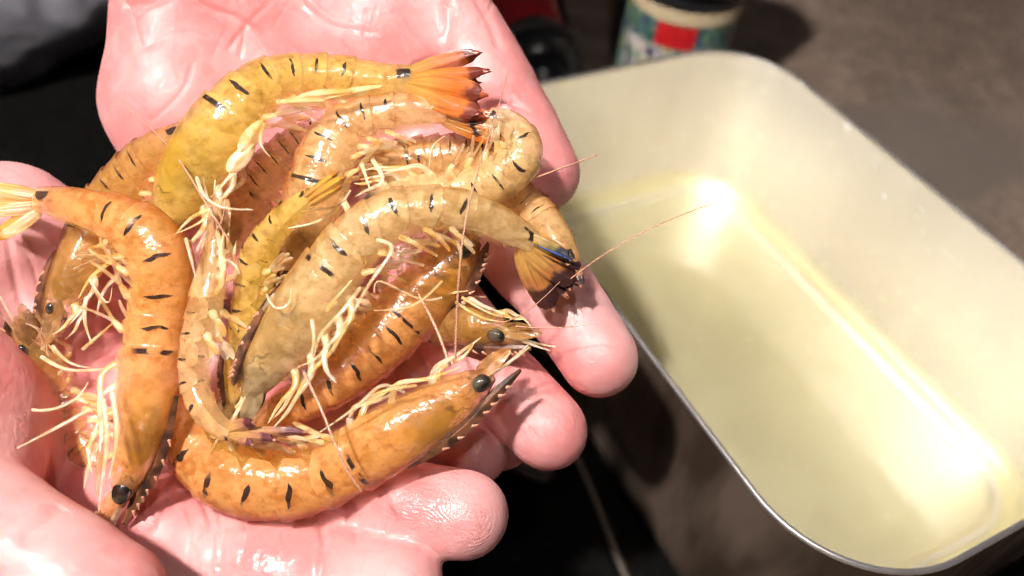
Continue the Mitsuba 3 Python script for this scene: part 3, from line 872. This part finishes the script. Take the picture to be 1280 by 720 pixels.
# --- lowest layer
prawn('barred prawn flank glimpsed between the yellow prawn and the arched tan one',
      [(262, 345, 10), (278, 315, 24), (298, 275, 34), (325, 240, 37), (352, 208, 34), (378, 182, 28), (400, 165, 20)], 0.190, 1, 'shell_tan', rostrum=0, limbs=0, scales=False, eyes=False, splits=(.52, .9))
prawn('prawn lying under the curled-up one, its pale carapace ringed by a brown line',
      [(452, 240, 12), (478, 222, 30), (510, 210, 36), (548, 202, 34), (590, 195, 29), (625, 186, 22), (645, 176, 15)], 0.189, 1, 'shell_tan', rostrum=0, limbs=2, splits=(.34, .82), eyes=False, scales=False,
      tail=[((640, 178, .186), (600, 150, .184), 20, dict(mat='blade_orange'))])
prawn('prawn whose tail end sticks out just below the thumb tip',
      [(530, 250, 16), (570, 243, 28), (612, 243, 30), (648, 254, 29), (675, 276, 27), (697, 307, 23), (713, 335, 15)], [.19, .19, .187, .184, .181, .178, .176], 1, 'shell_tan', rostrum=0, limbs=0, eyes=False, scales=False, splits=(.30, .70),
      tail=[((711, 328, .176), (727, 358, .174), 18), ((706, 330, .177), (712, 362, .175), 18, dict(tilt=-.3))],
      antennae=[([(714, 348, .172), (760, 315, .170), (830, 278, .168), (906, 249, .166)], (.16, .08), 'antenna_pink'), ([(660, 226, .176), (705, 209, .172), (746, 194, .170)], (.25, .14))])
prawn('brown prawn whose head peeks out over the fingertips',
      [(660, 424, 7), (635, 416, 18), (600, 406, 27), (555, 399, 32), (505, 402, 30), (455, 412, 26), (410, 430, 20), (380, 445, 12)], [.178, .179, .181, .186, .192, .195, .196, .196], 1, 'shell_brown', rostrum=34, eye=12, eye_at=.11, limbs=3, roll=-.1,
      antennae=[([(645, 408, .174), (690, 410, .172), (745, 405, .170)], (.16, .06)), ([(630, 403, .175), (660, 388, .172), (700, 352, .170)], (.16, .06))],
      strays=[([(578, 372, .178), (615, 392, .176), (640, 398, .175)], (.9, .4), 'limb_yellow'), ([(570, 378, .180), (605, 398, .177), (630, 402, .176)], (.8, .35), 'limb_yellow')])
prawn('brown prawn passing behind the tail of the large amber prawn at the left',
      [(60, 412, 9), (76, 380, 22), (97, 338, 31), (119, 296, 36), (143, 254, 37), (168, 220, 33), (192, 194, 28), (216, 176, 20), (232, 166, 15)], [.182, .182, .183, .186, .188, .187, .185, .183, .182], 1, 'shell_brown', rostrum=40, eye=8, eye_at=.09, limbs=3,
      tail=[((226, 172, .181), (262, 142, .178), 16, dict(mat='blade_orange')), ((222, 178, .181), (250, 160, .178), 14, dict(mat='blade_orange'))],
      strays=[([(112, 350, .175), (135, 378, .173), (140, 360, .172)], (.6, .4)), ([(108, 372, .176), (106, 400, .174), (115, 430, .172)], (1.0, .5))])
prawn('shaded brown prawn at the bottom left with its dark eye against the palm',
      [(20, 405, 8), (36, 428, 20), (58, 468, 32), (80, 508, 37), (102, 545, 34), (122, 575, 26), (140, 600, 16)], [.178, .180, .186, .189, .188, .186, .184], -1, 'shell_brown', rostrum=32, eye=10, eye_at=.12, limbs=4, limb_mat='limb_white',
      strays=[([(52, 446, .172), (78, 460, .170), (112, 463, .168), (156, 457, .166)], (.9, .5)), ([(22, 506, .172), (55, 513, .170), (95, 498, .169), (110, 478, .169)], (.8, .6)), ([(66, 432, .172), (85, 452, .170), (112, 460, .168)], (.7, .6))])
# --- middle layer
prawn('tan prawn arching down from below the orange tail to the heap middle',
      [(362, 365, 10), (368, 340, 22), (380, 302, 34), (393, 262, 40), (405, 222, 41), (416, 188, 39), (440, 160, 34), (480, 146, 28), (522, 140, 25), (562, 143, 18)], [.178, .178, .178, .178, .178, .179, .180, .180, .180, .179], 1, 'shell_tan', rostrum=38, eye=12, eye_at=.05, limbs=2, limb_mat='limb_white',
      tail=[((556, 140, .178), (640, 150, .175), 18, dict(mat='blade_orange')), ((556, 148, .178), (632, 168, .175), 18, dict(mat='blade_orange')), ((550, 150, .179), (628, 182, .176), 16, dict(mat='blade_orange'))],
      strays=[([(438, 238, .168), (420, 258, .166), (392, 262, .165), (376, 264, .165)], (.5, .7)), ([(430, 250, .168), (400, 275, .165), (360, 285, .164)], (.5, .7)), ([(398, 300, .168), (405, 320, .166), (396, 350, .165)], (.5, .35)), ([(466, 200, .172), (478, 225, .170), (472, 232, .170)], (1.1, .8)), ([(452, 205, .172), (462, 235, .170)], (1.0, .7))])
prawn('prawn curled into a tight hook beside the upper thumb',
      [(452, 256, 12), (492, 247, 24), (540, 241, 29), (588, 233, 31), (628, 216, 33), (650, 190, 29), (640, 163, 23), (612, 150, 16)], [.178, .178, .177, .176, .175, .175, .176, .177], -1, 'shell_grey', rostrum=0, limbs=4, eyes=False, scales=False, splits=(.36, .84),
      tail=[((616, 150, .177), (585, 156, .176), 16), ((620, 156, .177), (590, 166, .176), 14)],
      antennae=[([(636, 88, .168), (615, 160, .163), (590, 240, .158), (575, 330, .156), (569, 452, .158)], (.10, .22))], strays=[([(556, 170, .170), (540, 185, .168), (537, 208, .168)], (.35, .5))])
prawn('deep orange prawn passing under the grey striped one towards the lower left',
      [(592, 297, 14), (570, 322, 32), (533, 360, 42), (492, 404, 44), (447, 451, 38), (402, 484, 32), (362, 505, 27), (328, 520, 20), (304, 530, 13)], [.180, .181, .182, .182, .181, .179, .178, .178, .178], 1, 'shell_amber', rostrum=34, eye=11, limbs=4, limb_mat='limb_white', splits=(.36, .80),
      tail=[((308, 528, .177), (262, 552, .174), 18, dict(mat='blade_purple')), ((312, 532, .177), (285, 562, .175), 16, dict(mat='blade_purple'))],
      antennae=[([(523, 368, .170), (545, 410, .168), (562, 456, .166)], (.28, .36))],
      strays=[([(552, 352, .170), (515, 382, .165), (468, 388, .163)], (.6, .55)), ([(552, 372, .170), (520, 372, .166), (472, 352, .164), (468, 366, .164)], (.5, .5))])
prawn('slender yellowish prawn lying head down with its tail fan folded shut',
      [(290, 512, 7), (297, 478, 19), (307, 434, 26), (315, 392, 27), (319, 352, 27), (327, 316, 25), (346, 286, 21), (369, 262, 17), (390, 246, 13)], [.172, .171, .169, .168, .168, .167, .166, .164, .162], 1, 'shell_yellow', rostrum=24, eye=9, limbs=4, eyes=False, roll=-.25, splits=(.36, .84), fins=3,
      tail=[((386, 250, .161), (432, 221, .158), 14, dict(mat='blade_yellow')), ((382, 246, .161), (424, 214, .159), 10, dict(mat='blade_yellow')), ((388, 256, .161), (428, 232, .159), 10, dict(mat='blade_yellow'))],
      strays=[([(333, 368, .160), (346, 385, .158), (360, 380, .158), (364, 360, .158)], (.5, .4))])
# --- top layer
yk = prawn('yellow prawn at the top of the heap with a red-orange tail fan',
      [(206, 284, 26), (232, 240, 43), (262, 190, 48), (298, 142, 44), (336, 108, 36), (380, 98, 31), (430, 100, 30), (480, 105, 26), (518, 100, 18)], [.176, .174, .172, .172, .175, .178, .180, .181, .181], 1, 'shell_yellow', rostrum=0, limbs=4, eyes=False,
      tail=[((508, 94, .180), (600, 66, .176), 24, dict(mat='blade_orange', tilt=.5)), ((512, 98, .179), (610, 88, .174), 20, dict(mat='blade_orange', tilt=-.2, telson=True)),
            ((512, 104, .179), (606, 118, .173), 36, dict(mat='blade_orange', tilt=.2)), ((508, 108, .179), (604, 142, .173), 34, dict(mat='blade_orange', tilt=-.15)), ((512, 100, .181), (602, 104, .177), 28, dict(mat='blade_orange'))],
      antennae=[([(150, 126, .188), (200, 172, .178), (232, 212, .164), (262, 262, .160), (286, 300, .160)], (.12, .2))],
      strays=[([(246, 222, .160), (256, 245, .157), (278, 259, .156), (316, 262, .156)], (.75, .45)), ([(262, 262, .160), (240, 272, .160), (222, 290, .160)], (.9, .7), 'limb_yellow'), ([(330, 155, .164), (326, 180, .162), (338, 196, .162)], (.8, .4), 'limb_yellow')])
mat('streak_blue', (0.03, 0.06, 0.20), 0.25, clearcoat=0.8)
for a_, b_, w_ in (((372, 122, .170), (440, 114, .171), 13), ((405, 124, .171), (478, 108, .172), 13), ((350, 128, .168), (405, 126, .169), 12), ((300, 190, .164), (330, 150, .166), 22), ((285, 215, .164), (318, 180, .165), 22)):
    px_leaf(a_, b_, w_, yk, 'swimmeret', 'limb_yellow', tilt=.4, tip=.8, ragged=0)
pk = prawn('pale striped prawn arched over the heap, dark-tipped tail fan over a finger',
      [(312, 500, 12), (324, 478, 26), (346, 446, 38), (380, 398, 46), (416, 344, 44), (450, 302, 40), (490, 274, 36), (535, 263, 32), (585, 268, 29), (630, 286, 25), (664, 304, 17)], [.166, .166, .166, .166, .166, .166, .166, .167, .169, .172, .174], 1, 'shell_grey', rostrum=30, eyes=False, limbs=5,
      tail=[((652, 306, .174), (690, 390, .176), 40, dict(tilt=.2)), ((656, 302, .173), (722, 356, .174), 38, dict(tilt=-.2)), ((652, 294, .172), (716, 324, .172), 18, dict(telson=True, mat='blade_olive', tilt=.5)), ((652, 304, .175), (708, 370, .176), 34, dict(tilt=.1)), ((656, 290, .174), (728, 340, .175), 26)],
      strays=[([(472, 300, .160), (490, 310, .158), (465, 350, .157), (440, 392, .157), (415, 420, .158)], (.9, .5)), ([(450, 360, .158), (425, 392, .156), (400, 420, .156), (392, 452, .157)], (.9, .6)), ([(405, 440, .157), (408, 462, .156), (420, 478, .156)], (1.1, .8)), ([(390, 400, .157), (392, 430, .156), (386, 452, .156)], (.8, .5)), ([(420, 378, .156), (408, 388, .155), (440, 350, .155)], (.8, .7), 'limb_yellow')])
part(pk, 'tail_streak', tube([at(672, 307, .1695), at(695, 317, .1695), at(715, 325, .1700)], [.00015, .00030, .0001], 6), 'streak_blue', label='blue streak along the tail fan')
prawn('narrow prawn between the large amber prawn and the slender head-down one',
      [(268, 288, 9), (267, 325, 18), (262, 362, 24), (254, 405, 25), (245, 448, 23), (246, 485, 21), (258, 515, 19), (278, 535, 15), (292, 542, 11)], [.164, .164, .163, .163, .163, .163, .162, .162, .161], -1, 'shell_tan', rostrum=0, eyes=False, roll=-.3, limbs=4, limb_mat='limb_white', splits=(.30, .82), fins=2,
      tail=[((286, 538, .161), (318, 528, .158), 20, dict(mat='blade_purple')), ((288, 542, .161), (345, 550, .158), 16, dict(mat='blade_purple')), ((288, 545, .161), (316, 556, .159), 14, dict(mat='blade_purple')), ((290, 540, .161), (384, 540, .159), 14, dict(mat='blade_purple', ragged=.05))],
      antennae=[([(268, 285, .162), (266, 268, .160), (262, 255, .160)], (.25, .1)), ([(270, 288, .162), (278, 275, .160), (280, 262, .160)], (.25, .1))],
      strays=[([(282, 325, .158), (292, 330, .156), (300, 342, .156)], (.6, .4))])
prawn('large amber head-down prawn whose tail reaches the left edge of the picture',
      [(145, 632, 9), (156, 605, 20), (169, 560, 32), (180, 500, 40), (188, 445, 43), (195, 395, 44), (201, 350, 45), (190, 311, 44), (161, 285, 38), (120, 268, 30), (82, 258, 25), (48, 252, 18)], [.170, .170, .168, .168, .169, .170, .170, .170, .171, .173, .174, .174], -1, 'shell_amber', rostrum=62, eye=16, eye_at=.045, limbs=5, roll=.1,
      tail=[((54, 248, .174), (-30, 232, .172), 24, dict(mat='blade_yellow')), ((52, 254, .174), (-35, 262, .171), 26, dict(mat='blade_yellow', telson=True)), ((50, 260, .174), (-10, 298, .171), 26, dict(mat='blade_yellow'))],
      antennae=[([(120, 640, .160), (119, 670, .152), (124, 725, .145)], (.2, .2))],
      strays=[([(112, 512, .160), (72, 534, .158), (22, 560, .157)], (.9, .55)), ([(128, 500, .160), (134, 545, .158), (128, 600, .158), (122, 650, .160)], (1.2, .4)), ([(140, 490, .160), (146, 540, .158), (136, 600, .158)], (1.2, .5)), ([(232, 298, .160), (238, 320, .158), (244, 345, .158)], (.7, .6)), ([(104, 436, .162), (118, 424, .160), (140, 405, .160)], (.9, .6), 'limb_yellow')])
prawn('amber prawn bent in a wide curve along the bottom of the heap',
      [(613, 464, 14), (592, 478, 27), (546, 509, 40), (492, 540, 46), (440, 570, 46), (390, 594, 48), (335, 600, 50), (282, 588, 47), (247, 556, 41), (234, 515, 34), (236, 482, 26)], [.168, .168, .168, .168, .169, .170, .171, .173, .176, .178, .180], 1, 'shell_amber', rostrum=70, eye=14, eye_at=.035, limbs=3, limb_mat='limb_white', roll=.1, splits=(.38, .84),
      antennae=[([(380, 466, .158), (405, 520, .155), (430, 580, .153), (452, 614, .154)], (.3, .22))],
      strays=[([(505, 490, .160), (478, 482, .158), (455, 500, .158), (400, 540, .160)], (.8, .6)), ([(520, 482, .160), (470, 492, .158), (440, 512, .158)], (.7, .6), 'limb_yellow')])

# ------------------------------------------------------------------ things behind
sheet_pts = np.array([on_level(*q, 0.0) for q in ((615, -420), (672, -60), (700, 90), (900, 330), (1300, 640), (1500, 1000), (400, 1200), (-700, 900), (-900, -200))])[:, :2]
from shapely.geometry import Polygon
sheet_m = trimesh.creation.extrude_polygon(Polygon(sheet_pts).buffer(0.01), 0.001, engine='earcut')
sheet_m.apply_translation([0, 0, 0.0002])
mt = part(None, 'shade_sheet', sheet_m, 'shade_black', smooth=False)  # added sheet colours the ground black, for shade and dark clothing
labels[mt] = {'label': 'black sheet added on the ground for the shade under the hands and the tin', 'category': 'mat'}

jar = thing('jar', 'blurred jar with dark lid, cream band and colourful label behind the tin', 'jar')
jp = on_level(824, 124, 0.0)
jr, jh = 0.0265, 0.064
base_p = jp + np.array([0, 0, 0.0])
toward = EYE - base_p
ang = math.atan2(toward[1], toward[0])
glass, _ = lathe([(0.0012, 0.001), (0.0012, jr - 0.004), (0.002, jr - 0.0015), (0.005, jr - 0.0004), (jh, jr - 0.0004), (jh + 0.004, jr - 0.002), (jh + 0.005, jr - 0.006), (jh + 0.007, jr - 0.006)], base_p, [0, 0, 1])
part(jar, 'glass', glass, 'plastic_black', smooth=40)


def band(z0, z1, r, rows=2):
    th = np.linspace(ang - np.pi, ang + np.pi, 97)
    z = np.linspace(z0, z1, rows)
    v = np.stack(np.broadcast_arrays(base_p[0] + r * np.cos(th)[None], base_p[1] + r * np.sin(th)[None], z[:, None]), -1).reshape(-1, 3)
    uv = np.stack(np.broadcast_arrays(np.linspace(0, 1, 97)[None], np.linspace(0, 1, rows)[:, None]), -1).reshape(-1, 2)
    return trimesh.Trimesh(v, grid_faces(rows, 97), process=False), uv


m, uv = band(0.008, jh - 0.008, jr)
part(jar, 'label', m, 'jar_label', uv=uv, label='printed paper label with a red panel')
m, uv = band(jh - 0.0075, jh - 0.001, jr + 0.0003)
part(jar, 'band', m, 'cream', uv=uv)
lid, _ = lathe([(jh + 0.006, 0.02), (jh + 0.006, jr + 0.0005), (jh + 0.0075, jr + 0.001), (jh + 0.060, jr + 0.001), (jh + 0.0635, jr - 0.001), (jh + 0.064, 0.001)], base_p, [0, 0, 1])  # lid drawn taller so that its cast shadow reaches further
part(jar, 'lid', lid, 'plastic_black', smooth=40)

can = thing('gas_canister', 'blurred red gas canister lying down with a black plastic valve towards the hands', 'gas canister')
q0 = on_level(680, 114, 0.022)
q1 = on_level(640, -60, 0.026)
ax = unit(q1 - q0)
ax = unit(ax * [1, 1, 0] + [0, 0, 0.0])
nose, _ = lathe([(-0.004, 0.0003), (-0.004, 0.008), (0.0, 0.0125), (0.010, 0.0135), (0.012, 0.0135)], q0, ax)
part(can, 'nozzle', nose, 'plastic_black', smooth=40)
collar, _ = lathe([(0.011, 0.010), (0.011, 0.0145), (0.016, 0.0200), (0.024, 0.0215), (0.030, 0.0210), (0.036, 0.0190), (0.036, 0.012)], q0, ax)
part(can, 'collar', collar, 'plastic_black', smooth=40)
ringc, _ = lathe([(0.0225, 0.0205), (0.0225, 0.0222), (0.0240, 0.0228), (0.0262, 0.0226), (0.0270, 0.0205)], q0, ax)
part(can, 'ring', ringc, 'steel', smooth=40)
bodyc, _ = lathe([(0.034, 0.012), (0.038, 0.0150), (0.050, 0.0175), (0.16, 0.0175), (0.168, 0.015), (0.170, 0.001)], q0, ax)
part(can, 'body', bodyc, 'paint_red', smooth=40)

rod = part(None, 'metal_tube', tube([on_level(640, 568, .006), on_level(662, 584, .006), on_level(684, 592, .006)], [.0045, .0045, .004], 16), 'steel')
labels[rod] = {'label': 'short grey metal tube lying on the black sheet below the fingertips', 'category': 'tube'}
cd = part(None, 'cord', tube([on_level(715, 560, .003), on_level(742, 620, .003), on_level(765, 680, .003), on_level(800, 760, .003)], [.0016, .0016, .0016, .0016], 8), 'cord_brown')
labels[cd] = {'label': 'thin dark brown cord on the black sheet beside the outer wall of the tin', 'category': 'cord'}
